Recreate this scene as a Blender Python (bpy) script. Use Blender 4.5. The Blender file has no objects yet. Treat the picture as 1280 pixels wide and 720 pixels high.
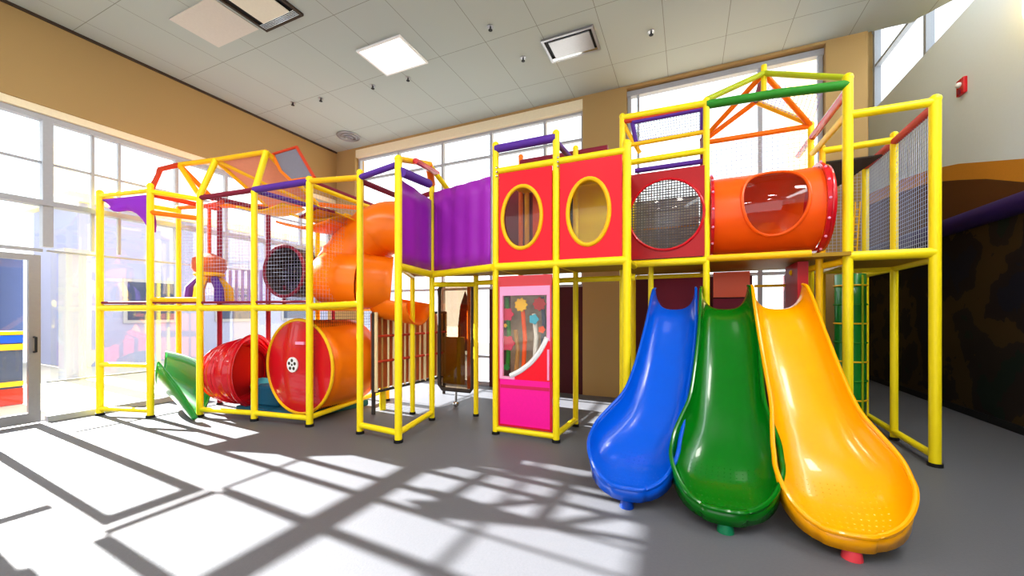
import bpy, math, random
from mathutils import Vector, Matrix
random.seed(4)
C = bpy.context.scene.collection
PI = math.pi
S, CO = .408, .913            # the room is turned about 24 degrees to the camera
F0, CX, HY, EYE = 491.0, 640.0, 392.0, 1.5

# ------------------------------------------------------------ camera
cam_d = bpy.data.cameras.new('camera'); cam = bpy.data.objects.new('camera', cam_d); C.objects.link(cam)
cam.location = (0, 0, EYE); cam.rotation_euler = (PI/2, 0, 0)
cam_d.sensor_width = 36; cam_d.lens = 36*F0/1280; cam_d.shift_y = (HY-360)/1280
cam_d.clip_start = .05; cam_d.clip_end = 400
bpy.context.scene.camera = cam
# ------------------------------------------------------------ world, sun, exposure
vs = bpy.context.scene.view_settings
vs.view_transform = 'Standard'; vs.look = 'None'; vs.gamma = 1; vs.use_curve_mapping = False
vs.exposure = 0.42
w = bpy.data.worlds.new('sky'); bpy.context.scene.world = w; w.use_nodes = True
bg = w.node_tree.nodes['Background']
bg.inputs[0].default_value = (.93, .97, 1, 1); bg.inputs[1].default_value = 1.9
def W(u, v, z): return Vector((CO*u+S*v, -S*u+CO*v, z))
sd = bpy.data.lights.new('sun', 'SUN'); sun = bpy.data.objects.new('sun', sd); C.objects.link(sun)
sd.energy = 34; sd.angle = math.radians(.6); sd.color = (1, .98, .94)
ldir = (W(1, -.065, 0).normalized()*math.cos(math.radians(27.8)) + Vector((0, 0, -math.sin(math.radians(27.8)))))
sun.rotation_euler = ldir.to_track_quat('-Z', 'Y').to_euler(); sun.location = W(-12, 4, 10)

# ------------------------------------------------------------ pixel helpers (survey of the photograph)
def fl(px, py):               # point on the floor -> (u, v)
    Z = F0*EYE/(py-HY); X = (px-CX)/F0*Z
    return (CO*X-S*Z, S*X+CO*Z)
def pv(px, py, v):            # point on the plane v = const -> (u, v, z)
    d = (px-CX)/F0; Z = v/(S*d+CO)
    return ((CO*d-S)*Z, v, EYE+(HY-py)/F0*Z)
def pu(px, py, u):
    d = (px-CX)/F0; Z = u/(CO*d-S)
    return (u, (S*d+CO)*Z, EYE+(HY-py)/F0*Z)

# ------------------------------------------------------------ materials
def lin(c):
    c = c/255
    return c/12.92 if c <= .04045 else ((c+.055)/1.055)**2.4
def rgb(r, g, b): return (lin(r), lin(g), lin(b), 1)
def mat(name, col, rough=.45, metal=0, bump=0, scale=30, var=.06, spec=.25, coat=0, trans=0):
    m = bpy.data.materials.new(name); m.use_nodes = True; nt = m.node_tree; p = nt.nodes['Principled BSDF']
    p.inputs['Roughness'].default_value = rough; p.inputs['Metallic'].default_value = metal
    p.inputs['Specular IOR Level'].default_value = spec; p.inputs['Coat Weight'].default_value = coat
    tc = nt.nodes.new('ShaderNodeTexCoord'); n = nt.nodes.new('ShaderNodeTexNoise')
    n.inputs['Scale'].default_value = scale; n.inputs['Detail'].default_value = 4
    nt.links.new(tc.outputs['Object'], n.inputs['Vector'])
    mx = nt.nodes.new('ShaderNodeMix'); mx.data_type = 'RGBA'
    mx.inputs[6].default_value = tuple(max(0, x*(1-var)) for x in rgb(*col)[:3])+(1,)
    mx.inputs[7].default_value = tuple(min(1, x*(1+var)) for x in rgb(*col)[:3])+(1,)
    nt.links.new(n.outputs['Fac'], mx.inputs[0]); nt.links.new(mx.outputs[2], p.inputs['Base Color'])
    if bump:
        b = nt.nodes.new('ShaderNodeBump'); b.inputs['Strength'].default_value = bump; b.inputs['Distance'].default_value = .01
        nt.links.new(n.outputs['Fac'], b.inputs['Height']); nt.links.new(b.outputs[0], p.inputs['Normal'])
    if trans: p.inputs['Transmission Weight'].default_value = trans
    return m
def glassmat(name, tint=(.97, .99, 1), gloss=.06):
    m = bpy.data.materials.new(name); m.use_nodes = True; nt = m.node_tree; nt.nodes.clear()
    o = nt.nodes.new('ShaderNodeOutputMaterial'); t = nt.nodes.new('ShaderNodeBsdfTransparent'); g = nt.nodes.new('ShaderNodeBsdfGlossy')
    t.inputs[0].default_value = (*tint, 1); g.inputs['Roughness'].default_value = .03
    mx = nt.nodes.new('ShaderNodeMixShader'); mx.inputs[0].default_value = gloss
    nt.links.new(t.outputs[0], mx.inputs[1]); nt.links.new(g.outputs[0], mx.inputs[2]); nt.links.new(mx.outputs[0], o.inputs[0])
    return m
def emit(name, col, s):
    m = bpy.data.materials.new(name); m.use_nodes = True; nt = m.node_tree; nt.nodes.clear()
    o = nt.nodes.new('ShaderNodeOutputMaterial'); e = nt.nodes.new('ShaderNodeEmission')
    e.inputs[0].default_value = rgb(*col); e.inputs[1].default_value = s; nt.links.new(e.outputs[0], o.inputs[0]); return m
M = dict(
 yellow=mat('yellow_powder_coat', (250, 222, 20), .35, var=.03), gold=mat('gold_yellow', (247, 190, 15), .4),
 orange=mat('orange_plastic', (255, 122, 8), .3, bump=.15, scale=3), ored=mat('orange_red_plastic', (255, 90, 14), .3, scale=3),
 red=mat('red_panel', (246, 4, 34), .4), dred=mat('dark_red_panel', (176, 14, 22), .4), brick=mat('brick_red_pad', (200, 60, 28), .55),
 maroon=mat('maroon_pad', (128, 22, 50), .6), rplast=mat('red_plastic', (206, 16, 30), .22, coat=.4, scale=4),
 purple=mat('purple_vinyl', (158, 40, 176), .42, bump=.3, scale=5), violet=mat('violet_pad', (88, 44, 150), .6), lilac=mat('lilac_cloth', (146, 40, 200), .7, bump=.3, scale=8),
 magenta=mat('magenta_panel', (250, 10, 150), .4), pink=mat('pink_frame', (250, 160, 200), .5), white=mat('white_plastic', (240, 240, 240), .4),
 blue=mat('blue_slide', (0, 82, 204), .22, coat=.25, scale=5), green=mat('green_slide', (0, 102, 12), .22, coat=.25, scale=5),
 lgreen=mat('leaf_green_plastic', (18, 128, 42), .3, coat=.3, scale=5), amber=mat('amber_slide', (255, 166, 0), .24, coat=.25, scale=5),
 pgreen=mat('green_pad', (40, 130, 30), .6), olive=mat('olive_yellow_tube', (170, 180, 20), .45),
 teal=mat('teal_mat', (20, 90, 120), .6), cyan=mat('cyan_plastic', (60, 180, 215), .4),
 crimson=mat('crimson_disc', (214, 24, 80), .45), dark=mat('black_rubber', (18, 18, 20), .6), deck=mat('charcoal_deck', (60, 52, 48), .7, bump=.3),
 dyel=mat('mustard_deck', (165, 125, 22), .6), cord=mat('grey_net_cord', (120, 122, 135), .8), wcord=mat('pale_net_cord', (188, 196, 222), .8),
 bcord=mat('dark_net_cord', (50, 42, 36), .8), mcord=mat('mauve_net_cord', (176, 160, 215), .8), board=mat('red_brown_board', (196, 98, 50), .6, var=.25, scale=6), tan=mat('tan_board', (178, 130, 70), .6),
 steel=mat('brushed_aluminium', (165, 165, 170), .35, metal=.7), wframe=mat('grey_window_frame', (166, 169, 176), .5), chrome=mat('chrome', (200, 200, 200), .12, metal=1),
 wall=mat('tan_wall_paint', (166, 136, 88), .8, bump=.05, scale=80, var=.02), wallw=mat('white_wall_paint', (232, 244, 250), .85, var=.02),
 wallo_lit=mat('orange_wall_paint_lit', (214, 142, 40), .8), wallo_shade=mat('orange_wall_paint_shaded', (96, 56, 16), .8), wallp=mat('purple_wall_paint', (48, 26, 92), .6),
 maroonw=mat('maroon_wall_paint', (70, 22, 30), .8), trim=mat('dark_trim', (60, 48, 38), .6), cream=mat('cream_soffit', (235, 222, 190), .7),
 concrete=mat('concrete_paving', (190, 186, 176), .85, bump=.2, scale=12), stucco=mat('pale_stucco', (250, 228, 176), .9), lav=mat('lavender_render', (160, 166, 196), .9),
 slate=mat('slate_blue_render', (70, 80, 105), .8), redmat=mat('red_kerb_paint', (220, 50, 30), .7), leaf=mat('hedge_leaves', (60, 95, 40), .9, var=.5, scale=40),
 glass=glassmat('window_glass'), acrylic=glassmat('clear_acrylic', (.96, .94, .9), .02), smoke=glassmat('smoky_acrylic', (.72, .62, .5), .05), lamp=emit('lamp_diffuser', (255, 250, 238), 2.2), off=mat('unlit_diffuser', (225, 222, 205), .5))

def floor_mat():
    m = mat('grey_rubber_floor', (92, 92, 97), .55, bump=.12, scale=60, var=.10, spec=.35); nt = m.node_tree
    return m
def ceil_mat():
    m = mat('ceiling_tiles', (174, 184, 180), .9, bump=.1, scale=120, var=.02); nt = m.node_tree; p = nt.nodes['Principled BSDF']
    tc = nt.nodes.new('ShaderNodeTexCoord'); br = nt.nodes.new('ShaderNodeTexBrick')
    mp = nt.nodes.new('ShaderNodeMapping'); mp.inputs['Location'].default_value = (.3, .05, 0)
    nt.links.new(tc.outputs['Object'], mp.inputs[0]); nt.links.new(mp.outputs[0], br.inputs['Vector'])
    br.offset = 0; br.inputs['Scale'].default_value = 1; br.inputs['Brick Width'].default_value = .81; br.inputs['Row Height'].default_value = 1.3
    br.inputs['Mortar Size'].default_value = .005; br.inputs['Mortar Smooth'].default_value = .3
    mx = nt.nodes.new('ShaderNodeMix'); mx.data_type = 'RGBA'
    old = p.inputs['Base Color'].links[0].from_socket
    nt.links.new(old, mx.inputs[6]); mx.inputs[7].default_value = rgb(132, 134, 126)
    nt.links.new(br.outputs['Fac'], mx.inputs[0]); nt.links.new(mx.outputs[2], p.inputs['Base Color'])
    return m
def mural_mat():
    m = mat('dark_mural', (20, 16, 26), .7); nt = m.node_tree; p = nt.nodes['Principled BSDF']
    tc = nt.nodes.new('ShaderNodeTexCoord'); n = nt.nodes.new('ShaderNodeTexNoise'); n.inputs['Scale'].default_value = .75; n.inputs['Detail'].default_value = 5
    n.inputs['Roughness'].default_value = .5
    nt.links.new(tc.outputs['Object'], n.inputs['Vector'])
    r = nt.nodes.new('ShaderNodeValToRGB'); r.color_ramp.interpolation = 'CONSTANT'
    e = r.color_ramp.elements; e[0].position = 0; e[0].color = rgb(16, 14, 30); e[1].position = .46; e[1].color = rgb(24, 12, 12)
    for pz, c in ((.52, rgb(58, 40, 12)), (.60, rgb(30, 20, 16)), (.66, rgb(14, 26, 18))):
        x = e.new(pz); x.color = c
    nt.links.new(n.outputs['Fac'], r.inputs[0]); nt.links.new(r.outputs[0], p.inputs['Base Color']); return m
M['floor'] = floor_mat(); M['ceil'] = ceil_mat(); M['mural'] = mural_mat()

# ------------------------------------------------------------ mesh builder; coordinates are (u, v, z) in metres
ORG = {}
class MB:
    def __init__(s): s.v = []; s.f = []; s.m = []; s.mi = 0
    def add(s, vs, fs):
        b = len(s.v); s.v += [Vector(x) for x in vs]; s.f += [[b+i for i in f] for f in fs]; s.m += [s.mi]*len(fs); return s
    def box(s, a, b):
        x0, x1 = sorted((a[0], b[0])); y0, y1 = sorted((a[1], b[1])); z0, z1 = sorted((a[2], b[2]))
        return s.add([(x0,y0,z0),(x1,y0,z0),(x1,y1,z0),(x0,y1,z0),(x0,y0,z1),(x1,y0,z1),(x1,y1,z1),(x0,y1,z1)],
                     [(0,3,2,1),(4,5,6,7),(0,1,5,4),(1,2,6,5),(2,3,7,6),(3,0,4,7)])
    def tube(s, pts, r, n=12, closed=False, cap=True):
        pts = [Vector(p) for p in pts]; k = len(pts); rs = r if isinstance(r, (list, tuple)) else [r]*k
        rings = []; prev = None
        for i, p in enumerate(pts):
            if closed: t = (pts[(i+1) % k]-pts[i-1]).normalized()
            else: t = (pts[min(i+1, k-1)]-pts[max(i-1, 0)]).normalized()
            if prev is None:
                a = Vector((0,0,1)) if abs(t.z) < .9 else Vector((1,0,0))
                e = t.cross(a).normalized()
            else:
                e = (prev - t*prev.dot(t)).normalized()
            prev = e; g = t.cross(e)
            rings.append([p+(e*math.cos(2*PI*j/n)+g*math.sin(2*PI*j/n))*rs[i] for j in range(n)])
        vs = [q for rg in rings for q in rg]; fs = []
        for i in range(k if closed else k-1):
            a = i*n; b = ((i+1) % k)*n
            for j in range(n): fs.append((a+j, a+(j+1) % n, b+(j+1) % n, b+j))
        if not closed and cap: fs += [tuple(range(n))[::-1], tuple((k-1)*n+j for j in range(n))]
        return s.add(vs, fs)
    def ball(s, c, r, n=10):
        vs = []; fs = []; c = Vector(c); m = 6
        rr = r if isinstance(r, (tuple, list)) else (r, r, r)
        for i in range(m+1):
            th = PI*i/m
            for j in range(n): vs.append(c+Vector((math.sin(th)*math.cos(2*PI*j/n)*rr[0], math.sin(th)*math.sin(2*PI*j/n)*rr[1], math.cos(th)*rr[2])))
        for i in range(m):
            for j in range(n): fs.append((i*n+j, (i+1)*n+j, (i+1)*n+(j+1) % n, i*n+(j+1) % n))
        return s.add(vs, fs)
    def grid(s, fn, nu, nv, cu=False):
        vs = [fn(i/nu, j/nv) for i in range(nu+(0 if cu else 1)) for j in range(nv+1)]; fs = []
        k = nu if cu else nu+1
        for i in range(nu):
            for j in range(nv):
                a = i*(nv+1)+j; b = ((i+1) % k)*(nv+1)+j; fs.append((a, b, b+1, a+1))
        return s.add(vs, fs)
    def slab(s, loop, off):   # polygon extruded by off
        n = len(loop); off = Vector(off); a = [Vector(p) for p in loop]; b = [p+off for p in a]
        return s.add(a+b, [tuple(range(n))[::-1], tuple(n+i for i in range(n))]+[(i, (i+1) % n, n+(i+1) % n, n+i) for i in range(n)])
    def build(s, name, m, parent=None, smooth=False, solid=0, bevel=0, base=None):
        ms = m if isinstance(m, list) else [m]
        P = [W(*p) for p in s.v]
        if parent is not None: org = ORG[parent.name]
        elif base is not None: org = W(*base)
        else:
            xs = [p.x for p in P]; ys = [p.y for p in P]; zs = [p.z for p in P]
            org = Vector(((min(xs)+max(xs))/2, (min(ys)+max(ys))/2, min(zs)))
        me = bpy.data.meshes.new(name); me.from_pydata([p-org for p in P], [], s.f); me.validate(); me.update()
        for x in ms: me.materials.append(x)
        for i, pl in enumerate(me.polygons):
            pl.material_index = s.m[i] if i < len(s.m) else 0
            pl.use_smooth = smooth
        if smooth:
            try: me.set_sharp_from_angle(angle=math.radians(42))
            except Exception: pass
        o = bpy.data.objects.new(name, me); C.objects.link(o)
        if parent is not None: o.parent = parent
        else: o.location = org
        ORG[o.name] = org
        if solid:
            d = o.modifiers.new('thickness', 'SOLIDIFY'); d.thickness = solid; d.offset = 0
        if bevel:
            d = o.modifiers.new('bevel', 'BEVEL'); d.width = bevel; d.segments = 2
        return o
def thing(name, label, cat, base, group=None):
    o = bpy.data.objects.new(name, None); C.objects.link(o); o.location = W(*base); o.empty_display_size = .2
    ORG[o.name] = W(*base); return tag(o, label, cat, group)
def tag(o, label, cat, group=None, kind=None):
    o['label'] = label; o['category'] = cat
    if group: o['group'] = group
    if kind: o['kind'] = kind
    return o
def struct(o): o['kind'] = 'structure'; return o
def hole_panel(name, m, parent, fmap, a0, a1, b0, b1, ca, cb, ra, rb, th, nr=6, smooth=False):
    # panel with an oval hole; fmap(a, b, t) gives the point at depth t in the sheet
    angs = sorted([2*PI*i/48 for i in range(48)] + [math.atan2(y-cb, x-ca) % (2*PI) for x in (a0, a1) for y in (b0, b1)])
    def outer(t):
        dx, dy = math.cos(t), math.sin(t); k = 1e9
        if dx > 1e-9: k = min(k, (a1-ca)/dx)
        if dx < -1e-9: k = min(k, (a0-ca)/dx)
        if dy > 1e-9: k = min(k, (b1-cb)/dy)
        if dy < -1e-9: k = min(k, (b0-cb)/dy)
        return ca+dx*k, cb+dy*k
    mb = MB(); vs = []; n = len(angs)
    for t in (0, th):
        for r in range(nr+1):
            for g in angs:
                ox, oy = outer(g); d = 1/math.sqrt((math.cos(g)/ra)**2+(math.sin(g)/rb)**2)
                ix, iy = ca+math.cos(g)*d, cb+math.sin(g)*d; q = r/nr
                vs.append(fmap(ix+(ox-ix)*q, iy+(oy-iy)*q, t))
    fs = []; L = (nr+1)*n
    for j in range(n):
        k = (j+1) % n
        for r in range(nr):
            fs.append((r*n+j, r*n+k, (r+1)*n+k, (r+1)*n+j)); fs.append((L+r*n+j, L+(r+1)*n+j, L+(r+1)*n+k, L+r*n+k))
        fs.append((j, L+j, L+k, k)); fs.append((nr*n+j, nr*n+k, L+nr*n+k, L+nr*n+j))
    mb.add(vs, fs); return mb.build(name, m, parent, smooth)
def net(parent, a, b, c, d, sp=.05, r=.0022, m='cord', name='net'):
    # a b c d: corners in order around
    a, b, c, d = map(Vector, (a, b, c, d)); mb = MB()
    nu = max(2, int((b-a).length/sp)); nv = max(2, int((d-a).length/sp))
    for i in range(nu+1):
        t = i/nu; mb.tube([a.lerp(b, t), d.lerp(c, t)], r, 3, cap=False)
    for j in range(nv+1):
        t = j/nv; mb.tube([a.lerp(d, t), b.lerp(c, t)], r, 3, cap=False)
    return mb.build(name, M[m], parent)
YR = .040
def post(parent, u, v, z1, m='yellow', r=YR, z0=0.0, top=None):
    pts = [(u, v, z0), (u, v, z1)]
    if top: pts += top
    o = MB().tube(pts, r, 14).build('post', M[m], parent, True)
    if z0 == 0: MB().tube([(u, v, .0), (u, v, .035)], r*1.25, 14).build('foot_cap', M['dark'], o, True)
    if not top: MB().ball((u, v, z1), r*1.12).build('post_cap', M[m], o, True)
    for zc in ():
        pass
    return o
def rail(parent, a, b, m='yellow', r=.036, name='rail'):
    return MB().tube([a, b], r, 12).build(name, M[m], parent, True)
def sleeve(parent, p, m='yellow'):
    return MB().tube([(p[0], p[1], p[2]-.06), (p[0], p[1], p[2]+.06)], .05, 12).build('clamp', M[m], parent, True)

# ============================================================ ROOM
ZC = 5.52
UL, VB, UR = -8.0, 7.16, 3.8
struct(MB().box((UL-.3, -6, -.12), (UR+.1, 12, 0)).build('floor', M['floor'], base=(0, 0, 0)))
ce = MB()
pts = [(UL-.2, -6), (3.9, -6), (3.9, -2), (3.2, -2), (3.2, 6.4), (3.12, 6.9), (2.85, 7.16), (2.85, 7.2), (UL-.2, 7.2)]  # right edge cut back so light from the added skylight washes the wall
ce.slab([(p[0], p[1], ZC) for p in pts], (0, 0, .12))
ceil = struct(ce.build('ceiling', M['ceil'], base=(0, 0, ZC)))
ceil.rotation_euler.z = 0
# ceiling material follows object axes that are world aligned, so turn the mesh into room axes
rot = Matrix.Rotation(-math.atan2(S, CO), 4, 'Z')
ceil.data.transform(rot.inverted()); ceil.rotation_euler.z = -math.atan2(S, CO)
struct(MB().box((2.34, 7.5, 8.0), (4.1, 11.7, 8.1)).box((2.34, -6, 8.0), (4.1, -2, 8.1)).build('ceiling', M['wallw']))
sky_ = struct(MB().box((2.34, -2, 8.02), (4.1, -1.9, 8.12)).box((2.34, 1.1, 8.02), (4.1, 1.2, 8.12)).box((2.34, 4.3, 8.02), (4.1, 4.4, 8.12)).box((2.34, 7.4, 8.02), (4.1, 7.5, 8.12)).build('window_6', M['wframe']))  # unseen skylight, added so sky light reaches the right wall
MB().box((2.34, -1.9, 8.06), (4.1, 7.4, 8.07)).build('pane', M['glass'], sky_)
# left wall: tan band above, glazing below
HEAD = 4.17
struct(MB().box((UL-.3, -6, HEAD+.16), (UL, VB+.3, ZC)).build('wall_left', M['wall']))
struct(MB().box((UL-.3, -6, 0), (UL, 1.22, HEAD+.16)).build('wall_left', M['wall']))
struct(MB().box((UL-.02, -6, ZC-.035), (UL+.03, VB, ZC)).build('trim_1', M['trim']))
sof = MB().box((UL-.28, 1.22, HEAD+.06), (UL-.02, VB, HEAD+.16)); struct(sof.build('trim_2', M['cream']))
# left glazing: one window with frame and pane parts
def window(n, mull, zs, u=None, v=None, a0=0, a1=1, z0=0, z1=1, thin=.05, panes=True):
    # u given: window lies in plane u, runs along v (and the other way round)
    def P(a, d, z): return (u+d, a, z) if u is not None else (a, v+d, z)
    fr = MB()
    for (a, wd, dp) in mull: fr.box(P(a-wd/2, -dp/2, z0), P(a+wd/2, dp/2, z1))
    for (z, h, dp, b0, b1) in zs: fr.box(P(b0, -dp/2+.001, z-h/2), P(b1, dp/2-.001, z+h/2))
    o = struct(fr.build('window_%d' % n, M['wframe']))
    if panes: MB().box(P(a0, -.004, z0), P(a1, .004, z1)).build('pane', M['glass'], o)
    return o
WU = UL-.12
window(1, [(1.57, .11, .12), (2.34, .10, .12), (2.80, .035, .05), (3.10, .035, .05), (3.85, .05, .08), (4.65, .05, .08), (5.45, .05, .08), (6.25, .05, .08), (7.02, .06, .1), (1.24, .06, .1)],
       [(HEAD+.02, .07, .12, 1.22, VB), (3.02, .07, .18, 1.22, VB), (3.58, .03, .04, 1.22, VB), (2.37, .045, .05, 1.6, 2.3), (2.37, .025, .03, 2.34, VB), (.04, .08, .1, 2.34, VB), (1.9, .06, .06, 1.24, 1.57), (.55, .025, .03, 2.34, VB)],
       u=WU, a0=1.22, a1=VB, z0=2.42, z1=HEAD)
# lower panes right of the door
o = struct(MB().box((WU-.004, 2.38, .08), (WU+.004, VB, 2.42)).build('window_2', M['glass']))
# door: aluminium leaf between v 1.63 and 2.28
dd = struct(MB().box((WU-.03, 1.63, 0.02), (WU+.03, 1.72, 2.3)).box((WU-.03, 2.17, .02), (WU+.03, 2.28, 2.3)).box((WU-.029, 1.72, .02), (WU+.029, 2.17, .16)).box((WU-.029, 1.72, 2.22), (WU+.029, 2.17, 2.3)).build('door_1', M['steel']))
MB().box((WU-.004, 1.72, .16), (WU+.004, 2.17, 2.22)).build('pane', M['glass'], dd)
MB().tube([(WU+.03, 2.22, .98), (WU+.09, 2.22, .98), (WU+.09, 2.22, 1.18), (WU+.03, 2.22, 1.18)], .014, 8).build('door_handle', M['dark'], dd, True)
# back wall
VW = VB+.15
bw = MB()
bw.box((UL-.3, VB, 0), (-7.38, VB+.3, ZC)).box((-1.77, VB, 0), (-.99, VB+.3, ZC)).box((1.86, VB, 0), (2.34, VB+.3, 8))
bw.box((2.34, 11.6, 0), (3.9, 11.8, 8)); bw.box((2.24, VB+.3, 0), (2.34, 11.7, 8)); bw.box((UL-.3, VB+.001, ZC-.04), (2.34, VB+.3, ZC+.1))
struct(bw.build('wall_back', M['wall']))
struct(MB().box((-3.72, VB+.02, 0), (-1.77, VB+.25, 2.0)).box((-.99, VB+.02, 0), (.93, VB+.25, 2.1)).box((.93, VB+.02, 0), (1.38, VB+.25, 1.45)).box((1.38, VB+.02, 0), (1.86, VB+.25, 2.1)).build('wall_back_lower', M['maroonw']))
struct(MB().box((-7.38, VB+.02, 5.30), (-1.77, VB+.28, ZC-.04)).build('trim_3', M['cream']))
window(3, [(x, .05, .08) for x in (-7.35, -6.15, -4.93, -3.73, -2.55, -1.80)],
       [(5.28, .05, .08, -7.38, -1.77), (4.78, .04, .07, -7.38, -1.77), (3.0, .05, .08, -7.38, -1.77), (2.03, .05, .07, -7.38, -1.77), (.6, .05, .07, -7.38, -3.73), (.04, .08, .1, -7.38, -3.73)],
       v=VW, a0=-7.38, a1=-1.77, z0=0, z1=5.3)
window(4, [(x, .06, .08) for x in (-.95, 1.05, 1.82)] + [(-.80, .04, .06)],
       [(5.42, .09, .12, -.99, 1.86), (3.1, .05, .08, -.99, 1.86), (2.13, .05, .07, -.99, 1.86)],
       v=VW, a0=-.99, a1=1.86, z0=1.45, z1=5.45)
# right wall: white above a wavy painted edge, orange bands with bounce light and brown shade put into their colour, purple bulkhead, dark mural
wr = MB(); U = UR
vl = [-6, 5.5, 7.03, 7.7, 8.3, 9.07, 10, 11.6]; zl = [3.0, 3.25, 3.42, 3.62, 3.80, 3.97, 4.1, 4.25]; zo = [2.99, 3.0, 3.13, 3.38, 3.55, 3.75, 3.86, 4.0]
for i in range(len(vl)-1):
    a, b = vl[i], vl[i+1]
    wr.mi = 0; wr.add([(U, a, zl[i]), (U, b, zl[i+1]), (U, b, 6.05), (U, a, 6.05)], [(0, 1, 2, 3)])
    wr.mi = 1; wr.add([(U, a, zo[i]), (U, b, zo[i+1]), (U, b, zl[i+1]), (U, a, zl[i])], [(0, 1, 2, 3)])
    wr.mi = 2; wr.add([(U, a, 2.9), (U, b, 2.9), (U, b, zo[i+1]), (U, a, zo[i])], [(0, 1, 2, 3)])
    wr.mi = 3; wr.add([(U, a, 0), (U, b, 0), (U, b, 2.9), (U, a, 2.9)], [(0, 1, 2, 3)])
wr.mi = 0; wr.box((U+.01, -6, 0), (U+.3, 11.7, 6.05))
struct(wr.build('wall_right', [M['wallw'], M['wallo_lit'], M['wallo_shade'], M['mural']]))
struct(MB().tube([(U-.03, -6, 2.87), (U-.03, 11.6, 2.87)], .13, 16).build('trim_4', M['wallp'], smooth=True))
struct(MB().box((U-.03, -6, 0), (U, 11.6, .1)).build('baseboard_right', M['dark']))
window(5, [(x, .09, .12) for x in (-3, -.5, 2, 4.4, 6.1, 7.6, 9.4, 11.5)], [(6.08, .07, .14, -6, 11.6), (7.1, .06, .1, -6, 11.6), (7.95, .08, .12, -6, 11.6)], u=U+.12, a0=-6, a1=11.6, z0=6.05, z1=8.0)

# ============================================================ OUTSIDE
struct(MB().box((-40, -25, -.16), (UL-.3, 40, -.06)).box((UL-.3, 12, -.16), (40, 40, -.06)).build('ground', M['concrete']))
b = thing('outdoor_play_wall', 'low dark wall with yellow, blue and red stripes, outside the glass door', 'wall', (-10.7, 1, -.06))
MB().box((-10.9, -1.2, -.06), (-10.5, 2.75, 1.2)).build('wall_body', M['slate'], b)
for (z0, z1, mm) in ((1.14, 1.2, 'gold'), (1.0, 1.13, 'blue'), (.88, .98, 'gold'), (.26, .34, 'gold'), (-.05, .22, 'redmat')):
    MB().box((-10.5, -1.2, z0), (-10.47, 2.75, z1)).build('stripe', M[mm], b)
fb = thing('far_building', 'dark slate blue building far outside, above the striped wall', 'building', (-20.5, 2, -.06))
MB().box((-22, -4, -.06), (-20, 5.25, 3.3)).build('wall', M['slate'], fb)
MB().box((-22.1, -4.1, 3.3), (-19.9, 5.35, 3.42)).build('roof', M['wframe'], fb)
for k in range(3): MB().box((-20, 4.6-.9*k, .3), (-19.95, 4.68-.9*k, 3.1)).build('downpipe', M['wframe'], fb)
tag(MB().box((-24.7, 7.0, -.06), (-24, 7.75, 8.4)).box((-24.8, 6.9, -.06), (-23.9, 7.85, .4)).box((-24.8, 6.9, 8.4), (-23.9, 7.85, 8.6)).build('exterior_pillar', M['stucco']), 'tall pale stucco pillar outside, seen through the pane right of the door', 'pillar')
tag(MB().box((-13.4, 4.05, -.06), (-13.0, 4.38, 2.9)).box((-13.45, 4.0, 2.9), (-12.95, 4.43, 3.0)).build('reflection_block', M['wframe']), 'grey block standing in for window reflections, just left of the play frame', 'pillar')  # grey block stands in for reflections in the window glass
nb = thing('neighbouring_building', 'low lavender grey building outside behind the left windows', 'building', (-17, 12, -.06))
MB().box((-19, 5.2, -.06), (-16, 19, 4.7)).build('wall', M['lav'], nb)
MB().box((-19.2, 5.0, 4.7), (-15.8, 19.2, 4.95)).build('roof', M['stucco'], nb)
for i in range(5):
    wdw = MB().box((-16.0, 6.2+i*2.6, 1.2), (-15.95, 7.6+i*2.6, 2.6)).build('window', M['wframe'], nb)
    MB().box((-15.96, 6.3+i*2.6, 1.3), (-15.93, 7.5+i*2.6, 2.5)).build('pane', M['slate'], wdw)

# ============================================================ CEILING FITTINGS
def panel_light(u0, u1, v0, v1, label, lit=True):
    t = thing('ceiling_light', label, 'ceiling light', ((u0+u1)/2, (v0+v1)/2, ZC-.03))
    f = MB(); w_ = .03
    f.box((u0, v0, ZC-.025), (u1, v0+w_, ZC)).box((u0, v1-w_, ZC-.025), (u1, v1, ZC)).box((u0, v0+w_, ZC-.025), (u0+w_, v1-w_, ZC)).box((u1-w_, v0+w_, ZC-.025), (u1, v1-w_, ZC))
    f.build('frame', M['white'], t)
    MB().box((u0+w_, v0+w_, ZC-.012), (u1-w_, v1-w_, ZC-.002)).build('diffuser', M['lamp' if lit else 'off'], t)
    return t
panel_light(-4.62, -3.78, 4.5, 5.18, 'glowing square ceiling panel between the two vents')
panel_light(-.26, .5, 4.7, 5.37, 'ceiling light panel cut off by the top edge of the photo')
for (a_, b_) in ((-5.5, .9), (-2.2, .9), (1.0, .9), (2.4, 3.4), (-5.5, -2.2), (-2.2, -2.2), (1.0, -2.2)):  # unseen panels, added as fill light from above and behind the camera
    t = panel_light(a_, a_+.82, b_, b_+.67, 'added square fill light panel, unseen, over the near part of the room')
    t['group'] = 'added fill light panels above and behind the camera'
    al = bpy.data.lights.new('fill_lamp', 'AREA'); al.shape = 'SQUARE'; al.size = .7; al.energy = 48; al.color = (1, .97, .92)
    ao = bpy.data.objects.new('fill_lamp', al); C.objects.link(ao); ao.parent = t; ao.location = (0, 0, -.02)
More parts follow.
